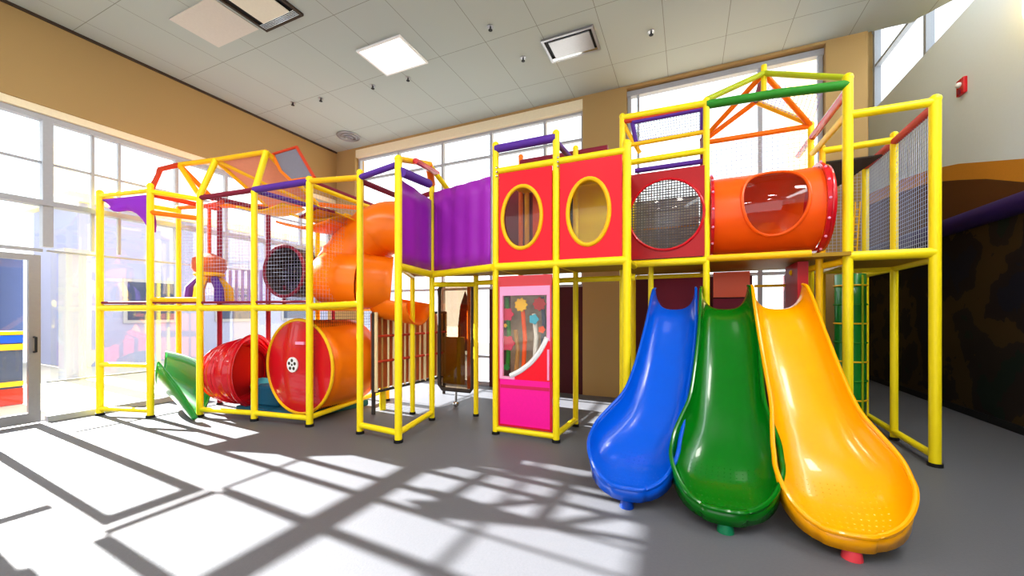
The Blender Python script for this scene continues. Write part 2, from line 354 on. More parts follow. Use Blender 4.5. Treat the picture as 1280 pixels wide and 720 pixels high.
def vent(u0, u1, v0, v1, label, split):
    t = thing('ceiling_vent', label, 'vent', ((u0+u1)/2, (v0+v1)/2, ZC-.04))
    f = MB(); w_ = .035
    f.box((u0, v0, ZC-.03), (u1, v0+w_, ZC)).box((u0, v1-w_, ZC-.03), (u1, v1, ZC)).box((u0, v0+w_, ZC-.03), (u0+w_, v1-w_, ZC)).box((u1-w_, v0+w_, ZC-.03), (u1, v1-w_, ZC))
    f.build('frame', M['trim' if split else 'steel'], t)
    MB().box((u0+w_, v0+w_, ZC-.008), (u1-w_, v1-w_, ZC-.001)).build('backing', M['dark'], t)
    ins = .14 if split else .10
    MB().box((u0+ins, v0+w_+.02, ZC-.045), (u1-ins*.7, v1-ins, ZC-.03)).build('centre_plate', M['off'] if split else M['steel'], t)
    n = 5
    for k in range(n):
        q = k/(n-1)*(ins-.06)
        MB().box((u0+w_, v1-.05-q, ZC-.03), (u1-w_, v1-.042-q, ZC-.008)).build('slat', M['chrome'], t)
    return t
vent(-1.97, -1.2, 5.44, 5.98, 'silver ceiling air vent right of the lit ceiling panel', False)
vent(-5.45, -4.7, 3.0, 3.67, 'ceiling air vent with white centre plate at the top left of the photo', True)
tag(MB().box((-6.45, 2.98, ZC-.012), (-5.52, 3.6, ZC-.001)).build('access_panel', mat('pale_grey_panel', (208, 204, 196), .8)), 'flat pale grey ceiling panel beside the vent with white centre plate', 'ceiling panel')
dg = thing('ceiling_diffuser', 'small round ceiling diffuser near the back left corner', 'vent', (-7.0, 6.6, ZC-.05))
for k, r in enumerate((.24, .16, .08)):
    MB().tube([(-7+math.cos(2*PI*i/24)*r, 6.6+math.sin(2*PI*i/24)*r, ZC-.02-.012*k) for i in range(24)], .018, 8, closed=True).build('ring', M['steel'], dg, True)
MB().tube([(-7, 6.6, ZC-.012), (-7, 6.6, ZC)], .24, 24).build('plate', M['wframe'], dg)
def cpt(px, py): 
    Z = F0*(ZC-EYE)/(HY-py); X = (px-CX)/F0*Z; return CO*X-S*Z, S*X+CO*Z
spr = [(366, 128), (466, 107), (510, 97), (613, 33), (654, 72), (814, 39), (401, 123)]
for i, p in enumerate(spr):
    u, v = cpt(*p)
    t = thing('sprinkler', 'small dark fire sprinkler head on the ceiling', 'sprinkler', (u, v, ZC-.06), 'sprinkler heads on the ceiling')
    MB().tube([(u, v, ZC-.006), (u, v, ZC)], .045, 14).build('escutcheon', M['steel'], t)
    MB().tube([(u, v, ZC-.05), (u, v, ZC)], .012, 8).build('stem', M['dark'], t)
    MB().tube([(u, v, ZC-.056), (u, v, ZC-.05)], .03, 12).build('deflector', M['dark'], t)
# fire alarm strobe on the right wall
q = pu(1205, 108, UR)
t = thing('fire_alarm_strobe', 'small red fire alarm strobe on the white right wall', 'alarm', (UR, q[1], q[2]-.1))
MB().box((UR-.05, q[1]-.09, q[2]-.12), (UR, q[1]+.09, q[2]+.12)).build('housing', M['rplast'], t, bevel=.012)
MB().ball((UR-.06, q[1], q[2]+.03), (.04, .05, .04)).build('lens', M['white'], t, True)
MB().tube([(UR-.06, q[1], q[2]-.07), (UR-.045, q[1], q[2]-.07)], .04, 14).build('horn', M['maroon'], t)
# yellow wall washer lamp high on the right wall
lu, lv, lz = UR-.45, 6.55, 5.35
t = thing('wall_washer', 'small yellow wall lamp high on the white right wall', 'lamp', (lu, lv, lz))
MB().tube([(lu, lv, lz-.05), (lu+.12, lv, lz+.0)], .06, 14).build('lamp_head', M['dark'], t, True)
MB().tube([(lu, lv, lz), (lu, lv, ZC)], .012, 8).build('bracket', M['dark'], t)
ld = bpy.data.lights.new('yellow_lamp', 'POINT'); ld.energy = 10; ld.color = (1, .62, .06); ld.shadow_soft_size = .08
lo = bpy.data.objects.new('yellow_lamp', ld); C.objects.link(lo); lo.parent = t; lo.location = W(.22, .1, .0)

# ============================================================ PLAY STRUCTURE
# ---------- left climbing frame
pA, pB, pC, pD, pE = [fl(*p) for p in ((125, 519), (188, 522), (250, 521), (318, 526), (387, 533))]
LF = thing('climbing_frame', 'long yellow pipe climbing frame with netting, nearest the left windows', 'play structure', (pC[0], pC[1]+.4, 0))
RB = .95
back = [(-7.80, 3.74), (-7.05, 3.95), (-6.35, 4.3), (-5.5, 4.55), (-4.72, 5.3)]
TZ = 3.28
front = [pA, pB, pC, pD, pE]
ridge = [None, pu(224, 206, pB[0]), pu(270, 200, pC[0]), pu(333, 190, pD[0]), None]
post(LF, *pA, TZ, r=.043); post(LF, *pB, TZ+.06, r=.043); post(LF, *pC, TZ-.06, r=.043, top=[ridge[2]]); post(LF, *pD, TZ-.08, r=.043, top=[ridge[3]]); post(LF, *pE, TZ, r=.045)
for (p, m) in zip(back, ('yellow', 'maroon', 'maroon', 'yellow', 'yellow')): post(LF, *p, TZ, m, r=.036)
post(LF, -6.0, 5.3, TZ, 'maroon', r=.034)
def fr(i, z): return (front[i][0], front[i][1], z)
def bk(i, z): return (back[i][0], back[i][1], z)
D1 = 1.58
for i in range(4):
    rail(LF, fr(i, D1), fr(i+1, D1), r=.045)
    rail(LF, bk(i, D1), bk(i+1, D1), 'brick')
    rail(LF, bk(i, TZ), bk(i+1, TZ), 'orange' )
    rail(LF, fr(i, 1.66), fr(i+1, 1.66), 'maroon', r=.018, name='deck_edge')
for i in range(5):
    rail(LF, fr(i, D1), bk(i, D1), 'yellow' if i in (0, 4) else 'brick')
    rail(LF, fr(i, TZ-.06), bk(i, TZ-.06), ('yellow', 'brick', 'maroon', 'violet', 'yellow')[i])
rail(LF, fr(0, TZ-.04), fr(1, TZ+.0)); rail(LF, fr(1, TZ-.02), fr(2, TZ-.12))
rail(LF, fr(2, TZ-.1), fr(3, TZ-.05), 'maroon', name='padded_rail'); rail(LF, fr(3, TZ-.05), fr(4, TZ-.02), 'violet', r=.045, name='padded_rail')
rail(LF, fr(1, TZ-.32), fr(2, TZ-.40), 'orange', name='padded_rail')
rail(LF, fr(0, .75), fr(1, .75)); rail(LF, fr(0, .1), fr(1, .1)); rail(LF, fr(2, .11), fr(3, .11)); rail(LF, fr(3, .11), fr(4, .11))
rail(LF, fr(1, 1.70), fr(2, 1.70), 'gold')
rail(LF, fr(4, .12), (-4.95, 5.5, .12)); rail(LF, fr(4, TZ-.02), (-4.72, 5.3, TZ-.02), 'maroon')
# ridge and roof bars
r1, r2, r3 = ridge[1], ridge[2], ridge[3]
MB().tube([fr(1, TZ-.02), ((pB[0]*.5+r1[0]*.5), (pB[1]+r1[1])/2-.06, 3.62), r1], .036, 12).build('roof_bar', M['brick'], LF, True)
r4 = (pE[0]-.35, r3[1]+.25, r3[2]+.08)
rail(LF, r1, r2, 'gold', name='ridge_bar'); rail(LF, r2, r3, 'gold', name='ridge_bar')
for a, bq, m in ((r1, bk(1, TZ), 'orange'), (r2, bk(2, TZ), 'gold'), (r3, bk(3, TZ), 'gold')):
    rail(LF, a, bq, m, name='roof_bar')
rail(LF, r1, fr(2, TZ-.08), 'gold', name='roof_bar'); rail(LF, r2, bk(3, TZ-.05), 'gold', name='roof_bar')
# roof cloths and hexagon panel
hx = [pv(341, 193, 3.85), pv(371, 184, 3.85), pv(393, 222, 3.70), pv(364, 226, 3.70), pv(351, 214, 3.74)]
MB().slab(hx, (0, .02, 0)).build('roof_panel', mat('grey_mesh_panel', (120, 116, 128), .8), LF)
for i in range(5):
    rail(LF, hx[i], hx[(i+1) % 5], 'brick' if i in (0, 1) else 'orange', r=.022, name='roof_panel_frame')
MB().slab([r2, r3, bk(3, TZ-.02), bk(2, TZ-.02)], (0, 0, .01)).build('canopy', mat('salmon_mesh', (236, 160, 128), .8), LF)
# lilac drape under the first bay top
def drape(i, j):
    a = Vector(fr(0, TZ-.1)).lerp(Vector(fr(1, TZ-.06)), .04+.92*i)
    p = a+Vector((.01*j, .10*j, -(.10+.46*i**1.6+.05*math.sin(10*i))*j)); p.y += .04*math.sin(6*i+4*j)*j; return p
MB().grid(drape, 14, 8).build('purple_drape', M['lilac'], LF, True, solid=.012)
# yellow and orange padded mats hung between ceiling rails
for k, (i, m) in enumerate(((2, 'gold'), (3, 'gold'), (3, 'orange'))):
    a, bq, c_, d_ = map(Vector, (fr(i, TZ-.12-.16*k), fr(i+1, TZ-.12-.16*k), bk(i+1, TZ-.12-.16*k), bk(i, TZ-.12-.16*k)))
    y0 = .45 if k < 2 else .25
    def mp(s_, t_, a=a, bq=bq, c_=c_, d_=d_, y0=y0):
        p = a.lerp(bq, .06+.88*s_).lerp(d_.lerp(c_, .06+.88*s_), y0+.38*t_); p.z -= .09*math.sin(PI*s_); return p
    MB().grid(mp, 10, 5).build('hanging_mat', M[m], LF, True, solid=.03)
# decks
MB().slab([fr(0, 1.6), fr(1, 1.6), fr(2, 1.6), fr(3, 1.6), fr(4, 1.6), bk(4, 1.6), bk(3, 1.6), bk(2, 1.6), bk(1, 1.6), bk(0, 1.6)], (0, 0, .03)).build('deck', M['maroon'], LF)
# nets
for i in range(4):
    net(LF, bk(i, 1.66), bk(i+1, 1.66), bk(i+1, TZ-.05), bk(i, TZ-.05), .05, .0022, 'mcord')
    if i > 1: net(LF, fr(i, 1.66), fr(i+1, 1.66), fr(i+1, TZ-.1), fr(i, TZ-.1), .05, .0012, 'wcord')
net(LF, fr(4, .15), (-4.95, 5.5, .15), bk(4, 1.55), fr(4, 1.55), .045, .0022, 'bcord')
net(LF, fr(4, 1.66), bk(4, 1.66), bk(4, TZ-.05), fr(4, TZ-.05), .055, .0012, 'wcord')
# lilac slatted guard low on the upper floor
for k in range(9):
    p = Vector(bk(1, 1.66)).lerp(Vector(bk(2, 1.66)), k/8)
    MB().box((p.x-.03, p.y-.03, 1.66), (p.x+.03, p.y-.015, 2.22)).build('guard_slat', M['mcord'], LF)
# tunnel entrance: flange and dark tube in the fourth bay
tp = Vector(pv(355, 339, 4.10))
TE = thing('tunnel_entrance', 'round black tunnel mouth with maroon rim on the upper floor of the left climbing frame', 'tunnel', (tp.x, tp.y, tp.z-.36))
ax = Vector((-.25, 1, 0)).normalized(); sx = Vector((1, .25, 0)).normalized()
def ringpts(c, r, n=32, rz=None): return [c+sx*math.cos(2*PI*i/n)*r+Vector((0, 0, 1))*math.sin(2*PI*i/n)*(rz or r) for i in range(n)]
MB().tube(ringpts(tp, .345, 32, .39), .026, 8, closed=True).build('rim', M['maroon'], TE, True)
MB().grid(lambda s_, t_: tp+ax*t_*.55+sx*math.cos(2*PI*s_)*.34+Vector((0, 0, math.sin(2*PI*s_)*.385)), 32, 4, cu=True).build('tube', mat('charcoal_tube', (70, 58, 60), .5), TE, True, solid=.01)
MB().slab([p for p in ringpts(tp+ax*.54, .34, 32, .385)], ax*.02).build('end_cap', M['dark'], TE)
for s_ in (-1, 1):
    c_ = tp+sx*.25*s_+ax*.3
    MB().box((c_.x-.02, c_.y-.02, 1.63), (c_.x+.02, c_.y+.02, tp.z-.2)).build('support', M['maroon'], TE)
# hanging punching toy
hp = Vector(pu(229, 330, -6.75)); hp = Vector((-6.72, 3.62, 2.24))
HT = thing('hanging_bag', 'rust coloured padded bag with a yellow ring, hanging on a red pole', 'punching bag', (hp.x, hp.y, 1.66))
MB().tube([(hp.x, hp.y, hp.z+.1), (hp.x, hp.y, TZ-.1)], .026, 10).build('pole', M['brick'], HT, True)
MB().tube([(hp.x, hp.y, hp.z+.18), (hp.x, hp.y, hp.z+.10), (hp.x, hp.y, hp.z-.05), (hp.x, hp.y, hp.z-.2), (hp.x, hp.y, hp.z-.26)], [.06, .21, .22, .13, .09], 14).build('bag', mat('rust_vinyl', (196, 92, 60), .6), HT, True)
MB().tube([(hp.x+math.cos(2*PI*i/20)*.17, hp.y+math.sin(2*PI*i/20)*.17, hp.z-.14) for i in range(20)], .03, 8, closed=True).build('ring', M['gold'], HT, True)
for k in range(6):
    a = 2*PI*k/6
    MB().tube([(hp.x+math.cos(a)*.12, hp.y+math.sin(a)*.12, hp.z-.2), (hp.x+math.cos(a)*.24, hp.y+math.sin(a)*.24, hp.z-.36), (hp.x+math.cos(a)*.25, hp.y+math.sin(a)*.25, 1.68)], [.05, .06, .07], 8).build('tassel', M['gold' if k % 2 else 'violet'], HT, True)
rail(LF, (-6.95, 3.62, TZ-.1), (-6.4, 3.62, TZ-.1), 'brick', name='bag_rail')

# small green slide exit in the second bay
GS = thing('curved_slide_end', 'small green curved slide end at the foot of the left climbing frame', 'slide', (-6.6, 3.5, 0))
def bez(a, b, c, d, t): return a*(1-t)**3+b*3*t*(1-t)**2+c*3*t*t*(1-t)+d*t**3
def gs(s_, t_):   # s along the descent, t from near rim to far rim
    L = lambda a, b, v: Vector(pv(*a, v)).lerp(Vector(pv(*b, v)), s_)
    near = L((198, 453), (246, 522), 3.2)+Vector((.03*math.sin(PI*s_), 0, .02*math.sin(PI*s_)))
    far = L((208, 440), (268, 464), 3.62)+Vector((0, 0, .05*math.sin(PI*s_)))
    b1 = L((190, 490), (228, 534), 3.05); b2 = L((204, 500), (262, 530), 3.75)
    p = bez(near, b1, b2, far, t_); p.z = max(.02, p.z); return p
MB().grid(gs, 18, 24).build('chute', M['lgreen'], GS, True, solid=.02)
MB().tube([gs(0, t/24) for t in range(25)], .016, 8).build('rim', M['lgreen'], GS, True)
MB().tube([gs(s_/18, 1) for s_ in range(19)], .016, 8).build('rim', M['lgreen'], GS, True)
MB().tube([gs(s_/18, 0) for s_ in range(19)], .016, 8).build('rim', M['lgreen'], GS, True)
tag(MB().slab([(-6.3, 3.75, .0), (-5.0, 3.8, .0), (-4.75, 4.9, .0), (-6.1, 4.4, .0)], (0, 0, .10)).build('floor_mat', M['teal'], bevel=.02), 'teal blue padded mat on the floor under the red crawl tube', 'mat')
tag(MB().slab([(-6.25, 4.1, .1), (-6.0, 3.88, .1), (-5.55, 3.92, .1), (-5.7, 4.2, .1)], (0, 0, .30)).build('foam_block', M['teal'], bevel=.03), 'teal foam block wedged left of the red crawl tube', 'foam block')
# red ribbed crawl tube
t0 = Vector(pv(317, 465, 3.92)); CT = thing('crawl_tube', 'glossy red ribbed crawl tube on the floor, left of the big red disc', 'tunnel', (t0.x, t0.y, .1))
t0.z = .63
path = [t0]
for k in range(9):
    a_ = math.radians(205-7*k); path.append(path[-1]+Vector((math.cos(a_)*.058, math.sin(a_)*.058*(1 if k < 2 else .6), -.006)))
def ctf(s_, t_):
    k = t_*9; i = min(int(k), 8); p = path[i].lerp(path[i+1], k-i)
    d = (path[min(i+1, 9)]-path[i]).normalized(); e = Vector((d.y, -d.x, 0)).normalized(); g = Vector((0, 0, 1))
    r = .50 - .06*t_ + (.018*math.cos(t_*2*PI*7) if t_ > .06 else .03)
    return p+e*math.cos(2*PI*s_)*r+g*math.sin(2*PI*s_)*r*1.0
MB().grid(ctf, 36, 60, cu=True).build('ribbed_tube', M['rplast'], CT, True, solid=.012)
MB().slab([ctf(i/36, .97) for i in range(36)], (-.01, 0, 0)).build('end_cap', M['dred'], CT)
MB().tube([ctf(i/36, 0) for i in range(36)], .028, 8, closed=True).build('rim', M['rplast'], CT, True)
tag(MB().ball((t0.x-.12, t0.y+.22, t0.z-.30), (.22, .16, .14)).build('cushion', M['cyan'], smooth=True), 'pale blue cushion lying inside the mouth of the red crawl tube', 'cushion')
# big drum
dc = Vector((-4.965, 3.80, .76)); DR = thing('drum_tunnel', 'big round drum with a glossy red end disc and white emblem', 'drum', (dc.x, 4.2, 0.1)); R_ = .655
def circ(c, r, n=48): return [(c[0]+math.cos(2*PI*i/n)*r, c[1], c[2]+math.sin(2*PI*i/n)*r) for i in range(n)]
MB().grid(lambda s_, t_: (dc.x+math.cos(2*PI*s_)*R_*.98, dc.y+.03+t_*.85, dc.z+math.sin(2*PI*s_)*R_*.98), 48, 6, cu=True).build('drum_body', M['orange'], DR, True, solid=.015)
fce = MB().grid(lambda s_, t_: (dc.x+math.cos(2*PI*s_)*R_*t_, dc.y-.05*(1-t_*t_), dc.z+math.sin(2*PI*s_)*R_*t_), 48, 8, cu=True).build('end_disc', M['rplast'], DR, True)
MB().tube([Vector(p) for p in circ(dc, R_)], .022, 8, closed=True).build('rim', M['gold'], DR, True)
ec = (dc.x-.04, dc.y-.075, dc.z+.03)
MB().slab(circ(ec, .105, 32), (0, .02, 0)).build('emblem', M['white'], DR)
for k in range(5):
    a = PI/2+2*PI*k/5; cc = (ec[0]+math.cos(a)*.06, ec[1]-.004, ec[2]+math.sin(a)*.06)
    MB().slab(circ(cc, .023, 12), (0, .006, 0)).build('emblem_dot', M['trim'], DR)
MB().slab(circ((ec[0], ec[1]-.004, ec[2]), .016, 12), (0, .006, 0)).build('emblem_dot', M['trim'], DR)
lc = pv(374, 429, dc.y-.06)
MB().box((lc[0]-.085, dc.y-.058, lc[2]-.02), (lc[0]+.085, dc.y-.035, lc[2]+.02)).build('grip_slot', M['pink'], DR)

# ---------- brown boarded net wall behind the corner bay
NW = thing('boarded_net_wall', 'red brown boarded wall behind vertical cords, under the orange spiral tube', 'wall panel', (-4.2, 5.3, 0))
q0, q1 = (-4.22, 4.50), (-4.12, 6.2)
MB().slab([(q0[0]-.08, q0[1], .36), (q1[0]-.08, q1[1], .36), (q1[0]-.08, q1[1], 1.50), (q0[0]-.08, q0[1], 1.50)], (-.03, 0, 0)).build('board', M['board'], NW)
for k in range(15):
    a = k/14; u = q0[0]+(q1[0]-q0[0])*a; v = q0[1]+(q1[1]-q0[1])*a
    MB().tube([(u, v, .34), (u, v, 1.52)], .016 if k % 3 else .026, 6).build('cord', M['tan' if k % 3 == 1 else 'stucco'], NW)
for z in (.34, .78, 1.16, 1.52): rail(NW, (q0[0], q0[1], z), (q1[0], q1[1], z), 'deck' if z in (.34, 1.52) else 'brick', r=.022)
for (u, v) in (q0, q1): MB().tube([(u-.05, v, 0), (u-.05, v, 1.52)], .03, 10).build('post', M['deck'], NW, True)

# ---------- corner bay with purple walls
pF, pG, pH, pI = fl(450, 542), fl(498, 553), fl(540, 525), fl(617, 544)
CB = thing('corner_bay', 'yellow pipe corner bay with two purple vinyl walls, left of the middle tower', 'play structure', (pG[0], pG[1]+.5, 0))
pH2 = fl(595, 520)
post(CB, *pF, 3.26); post(CB, *pG, 3.30, r=.043); post(CB, *pH, 3.32, r=.038); post(CB, *pH2, 2.05, r=.036)
pF2 = (-3.75, 4.75); post(CB, *pF2, 3.3, r=.036)
DK = 2.05
G3 = lambda p, z: (p[0], p[1], z)
rail(CB, G3(pF, .11), G3(pG, .11)); rail(CB, G3(pG, .11), G3(pH, .11)); rail(CB, G3(pG, DK), G3(pH, DK), r=.048); rail(CB, G3(pH, DK), G3(pI, DK+.02), r=.048)
rail(CB, G3(pH, DK-.14), G3(pH2, DK-.12)); rail(CB, G3(pH2, DK-.1), (pI[0], pI[1]+.7, DK-.1)); rail(CB, G3(pG, DK), G3(pF2, DK)); rail(CB, G3(pE, TZ-.02), G3(pF, 3.2), 'gold'); rail(CB, G3(pF, 3.2), G3(pG, 3.24), 'violet'); rail(CB, G3(pE, 1.6), G3(pF, 1.62), r=.04)
rail(CB, G3(pF, 3.16), G3(pF2, 3.16), 'maroon'); rail(CB, G3(pF2, 3.2), G3(pH, 3.2), 'maroon')
MB().slab([G3(pG, DK), G3(pH, DK), G3(pI, DK), (pI[0], pI[1]+.8, DK), G3(pH2, DK), G3(pF2, DK)], (0, 0, .03)).build('deck', M['dyel'], CB)
def fold(a, bq, z0, z1, amp, nf):
    a = Vector(a).to_3d() if len(a) == 3 else Vector((a[0], a[1], 0)); bq = Vector((bq[0], bq[1], 0)); d = (bq-a).normalized(); nn = Vector((-d.y, d.x, 0))
    def f(s_, t_):
        p = a.lerp(bq, s_)+nn*amp*math.sin(s_*nf*2*PI)*(1-.3*t_); p.z = z0+(z1-z0)*t_; return p
    return f
a, bq = Vector((*pG, 0)), Vector((*pH, 0)); d = (bq-a).normalized()*.05
MB().grid(fold(tuple((a+d)[:2]), tuple((bq-d)[:2]), 2.10, 3.08, .010, 2), 24, 6).build('purple_wall', M['purple'], CB, True, solid=.02)
a, bq = Vector((*pH, 0)), Vector((*pI, 0)); d = (bq-a).normalized()*.05
MB().grid(fold(tuple((a+d)[:2]), tuple((bq-d)[:2]), 2.10, 3.20, .012, 4), 40, 6).build('purple_wall', M['purple'], CB, True, solid=.02)
for (x, y) in ((660, 200),): pass
# little roof over the bay
ra, rb = G3(pG, 3.3), G3(pH, 3.36); k1 = pv(536, 205, 4.3)
rail(CB, ra, k1, 'gold', name='roof_bar'); rail(CB, k1, G3(pH, 3.32), 'orange', r=.05, name='roof_bar')
rail(CB, k1, pv(562, 240, 4.8), 'yellow', name='roof_bar'); rail(CB, (ra[0]+.05, ra[1], 3.14), (k1[0], k1[1], 3.22), 'violet', r=.055, name='padded_rail')
rail(CB, (ra[0]+.05, ra[1]+.25, 3.36), (k1[0], k1[1]+.2, 3.42), 'rplast', name='padded_rail')

SB = thing('see_through_panel', 'tall clear panel with dark frame, red and mustard shapes, behind the corner bay', 'play panel', (-3.42, 5.4, 0))
vv = 5.4
MB().tube([(-3.72, vv, .34), (-3.66, vv, .27), (-3.14, vv, .27), (-3.09, vv, .34), (-3.09, vv, 1.9), (-3.14, vv, 1.97), (-3.66, vv, 1.97), (-3.72, vv, 1.9)], .032, 8, closed=True).build('frame', M['deck'], SB, True)
MB().box((-3.70, vv-.003, .29), (-3.11, vv+.003, 1.95)).build('clear_sheet', M['smoke'], SB)
MB().box((-3.66, vv+.02, .36), (-3.26, vv+.05, 1.12)).build('lower_panel', M['dyel'], SB)
MB().slab([(-3.40, vv+.06, .9), (-3.22, vv+.06, .9), (-3.22, vv+.06, 1.72), (-3.27, vv+.06, 1.86), (-3.36, vv+.06, 1.62), (-3.40, vv+.06, 1.3)], (0, .02, 0)).build('pointed_panel', M['maroon'], SB)
MB().tube([(-3.19, vv+.05, .3), (-3.19, vv+.05, 1.95)], .03, 10).build('post', M['orange'], SB, True)
MB().tube([(-3.4, vv, .03), (-3.4, vv, .26)], .02, 8).ball((-3.4, vv, .05), .05).build('caster', M['chrome'], SB, True)
# ---------- orange spiral tube slide
SP = thing('spiral_tube_slide', 'fat orange spiral tube slide behind the yellow posts, next to the purple walls', 'slide', (-4.25, 4.7, 0))
hc = Vector((-4.35, 4.78, 0))
KP = [(-3.95, 4.95, 2.80), (-4.3, 4.85, 2.84), (-4.62, 4.72, 2.66), (-4.86, 4.62, 2.34), (-4.98, 4.5, 2.08), (-4.8, 4.36, 2.02), (-4.45, 4.5, 1.98), (-4.15, 4.75, 1.95)]
def hel(t):
    x = t*(len(KP)-1); k = [Vector(KP[max(0, min(len(KP)-1, int(x)+d))]) for d in (-1, 0, 1, 2)]; q = x-int(x)
    return .5*((2*k[1])+(k[2]-k[0])*q+(2*k[0]-5*k[1]+4*k[2]-k[3])*q*q+(3*k[1]-k[0]-3*k[2]+k[3])*q**3)
hel_pts = [hel(i/40) for i in range(41)]
segs = [(0, 9), (9, 18), (18, 27), (27, 34), (34, 40)]
for (i0, i1) in segs:
    pts_ = hel_pts[i0:i1+1]; rr = [.41]*len(pts_); rr[0] = .43; rr[-1] = .43
    MB().tube(pts_, rr, 24, cap=(i0 == 0 or i1 == 40)).build('tube_section', M['orange'], SP, True)
MB().tube([(hc.x, hc.y, 0), (hc.x, hc.y, 3.1)], .05, 12).build('centre_pole', M['yellow'], SP, True)
MB().grid(lambda s_, t_: Vector((-4.3+.62*t_, 4.72+.30*math.cos(PI*s_)+.1*t_, 1.75-.32*math.sin(PI*s_)-.10*t_)), 14, 8).build('exit_trough', M['orange'], SP, True, solid=.02)
SPW = thing('scroll_tray', 'curved amber canopy piece over the spiral tube', 'canopy', (-4.75, 4.3, 2.9))
MB().grid(lambda s_, t_: Vector((-5.2+.7*s_, 4.0+.55*t_, 2.92+.10*math.sin(PI*s_)-.06*t_)), 10, 5).build('tray', M['gold'], SPW, True, solid=.02)
MB().tube([(-5.2, 4.0, 2.92), (-4.85, 4.0, 3.02), (-4.5, 4.0, 2.92)], .02, 8).build('rim', M['maroon'], SPW, True)

# ---------- middle tower
pJ, pK = fl(695, 553), (-.60, 4.40)
MT = thing('middle_tower', 'yellow pipe tower with two bright red panels with oval windows', 'play structure', (-1.4, 4.8, 0))
pI = (pI[0], 4.39); pJ = (pJ[0], 4.39)
post(MT, *pI, 3.60); post(MT, *pJ, 3.60); post(MT, *pK, 3.34, r=.044)
pI2, pJ2, pK2 = (pI[0], 5.2), (-1.36, 5.12), (-.755, 5.12)
post(MT, *pI2, 3.75, 'orange', r=.034); post(MT, *pJ2, 3.7, r=.036)
for z, rr in ((2.08, .048), (3.27, .04)):
    rail(MT, G3(pI, z), G3(pJ, z), r=rr); rail(MT, G3(pJ, z), G3(pK, z), r=rr); rail(MT, G3(pI, z), G3(pI2, z)); rail(MT, G3(pJ, z), G3(pJ2, z))
rail(MT, G3(pI, .07), G3(pJ, .07)); rail(MT, G3(pJ, .09), G3(pJ2, .09)); rail(MT, G3(pI2, 1.95), G3(pJ2, 1.95)); rail(MT, G3(pJ2, 1.95), (pK[0], 5.12, 1.95)); rail(MT, G3(pK, 2.08), (pK[0], 5.02, 2.08))
rail(MT, G3(pI, 3.55), G3(pJ, 3.55), 'violet', r=.05, name='padded_rail'); rail(MT, G3(pI2, 3.66), (-.95, 5.2, 3.66), 'maroon', r=.045, name='padded_rail')
rail(MT, G3(pJ, 3.5), (pJ[0], 5.2, 3.55), 'violet', name='padded_rail')
MB().box((pI[0], pI[1], 2.05), (pK[0], 5.2, 2.09)).build('deck', M['dyel'], MT)
for (u0, u1, uc, zc, ra_, rb_) in ((pI[0]+.05, pJ[0]-.05, -1.83, 2.665, .255, .375), (pJ[0]+.05, pK[0]-.05, -1.02, 2.645, .235, .372)):
    pn = hole_panel('window_panel', M['red'], MT, lambda a, b, t: (a, 4.38+t, b), u0, u1, 2.12, 3.23, uc, zc, ra_, rb_, .025, nr=2)
    MB().tube([(uc+math.cos(2*PI*i/40)*ra_, 4.375, zc+math.sin(2*PI*i/40)*rb_) for i in range(40)], .024, 8, closed=True).build('window_rim', M['gold'], pn, True)
    MB().slab([(uc+math.cos(2*PI*i/40)*ra_, 4.392, zc+math.sin(2*PI*i/40)*rb_) for i in range(40)], (0, .004, 0)).build('window_pane', M['acrylic'], pn)
# inner walls seen through the ovals
MB().box((-2.6, 5.24, 2.1), (-2.02, 5.26, 3.5)).build('inner_panel', M['maroon'], MT)
MB().box((-2.06, 5.24, 2.1), (-1.6, 5.26, 3.5)).build('inner_panel', M['ored'], MT)
MB().box((-1.43, 5.22, 2.1), (-.66, 5.24, 3.5)).build('inner_panel', M['yellow'], MT)
MB().box((-1.60, 5.22, 2.1), (-1.42, 5.24, 3.5)).build('inner_panel', M['trim'], MT)
rail(MT, (-2.09, 5.2, 2.1), (-2.09, 5.2, 3.5), 'gold', name='inner_post')
MB().slab([(-2.15, 4.6, 3.22), (-.66, 4.6, 3.22), (-.66, 5.2, 3.22), (-2.15, 5.2, 3.22)], (0, 0, .02)).build('inner_ceiling', M['yellow'], MT)
for p in (pI, pJ):
    for k in range(3): MB().ball((p[0]+.035, p[1]-.04, 3.30-.05*k), .014, 6).build('bolt', M['chrome'], MT, True)
# flower play panel below
v0 = 4.365; u0, u1 = pI[0]+.05, pJ[0]-.045
PP = thing('activity_panel', 'magenta and red play panel with flower discs behind clear plastic, below the left oval window', 'play panel', ((u0+u1)/2, v0, .12))
MB().box((u0, v0, .12), (u1, v0+.03, .70)).build('lower_panel', M['magenta'], PP)
MB().box((u0, v0-.004, .12), (u0+.022, v0, 1.9)).box((u1-.022, v0-.004, .12), (u1, v0, 1.9)).box((u0+.022, v0-.004, .12), (u1-.022, v0, .145)).build('edge_strip', M['rplast'], PP)
MB().box((u0+.03, v0-.002, .59), (u1-.03, v0+.001, .63)).build('seam_strip', M['crimson'], PP)
fr_ = MB(); z0, z1 = .70, 1.83
MB().box((u0, v0, 1.83), (u1, v0+.03, 1.96)).build('top_strip', M['rplast'], PP)
fr_.box((u0+.02, v0-.006, z0), (u0+.06, v0+.03, z1)).box((u1-.06, v0-.006, 1.18), (u1-.02, v0+.03, z1)).box((u0+.06, v0-.006, 1.72), (u1-.06, v0+.03, z1)).box((u1-.055, v0-.006, .72), (u1-.03, v0-.001, 1.08)).box((u0+.06, v0-.006, z0), (u0+.22, v0+.03, z0+.03))
fr_.build('frame', M['pink'], PP)
arc = [(u0+.16+(u1-.06-u0-.16)*(.5*math.sin(PI/2*i/12)+.5*i/12), 1.22-.48*(.5*math.cos(PI/2*i/12)+.5*(1-i/12))) for i in range(13)][::-1]
MB().tube([(a_, v0+.012, b_) for a_, b_ in arc], .034, 8).build('white_curve', M['white'], PP, True)
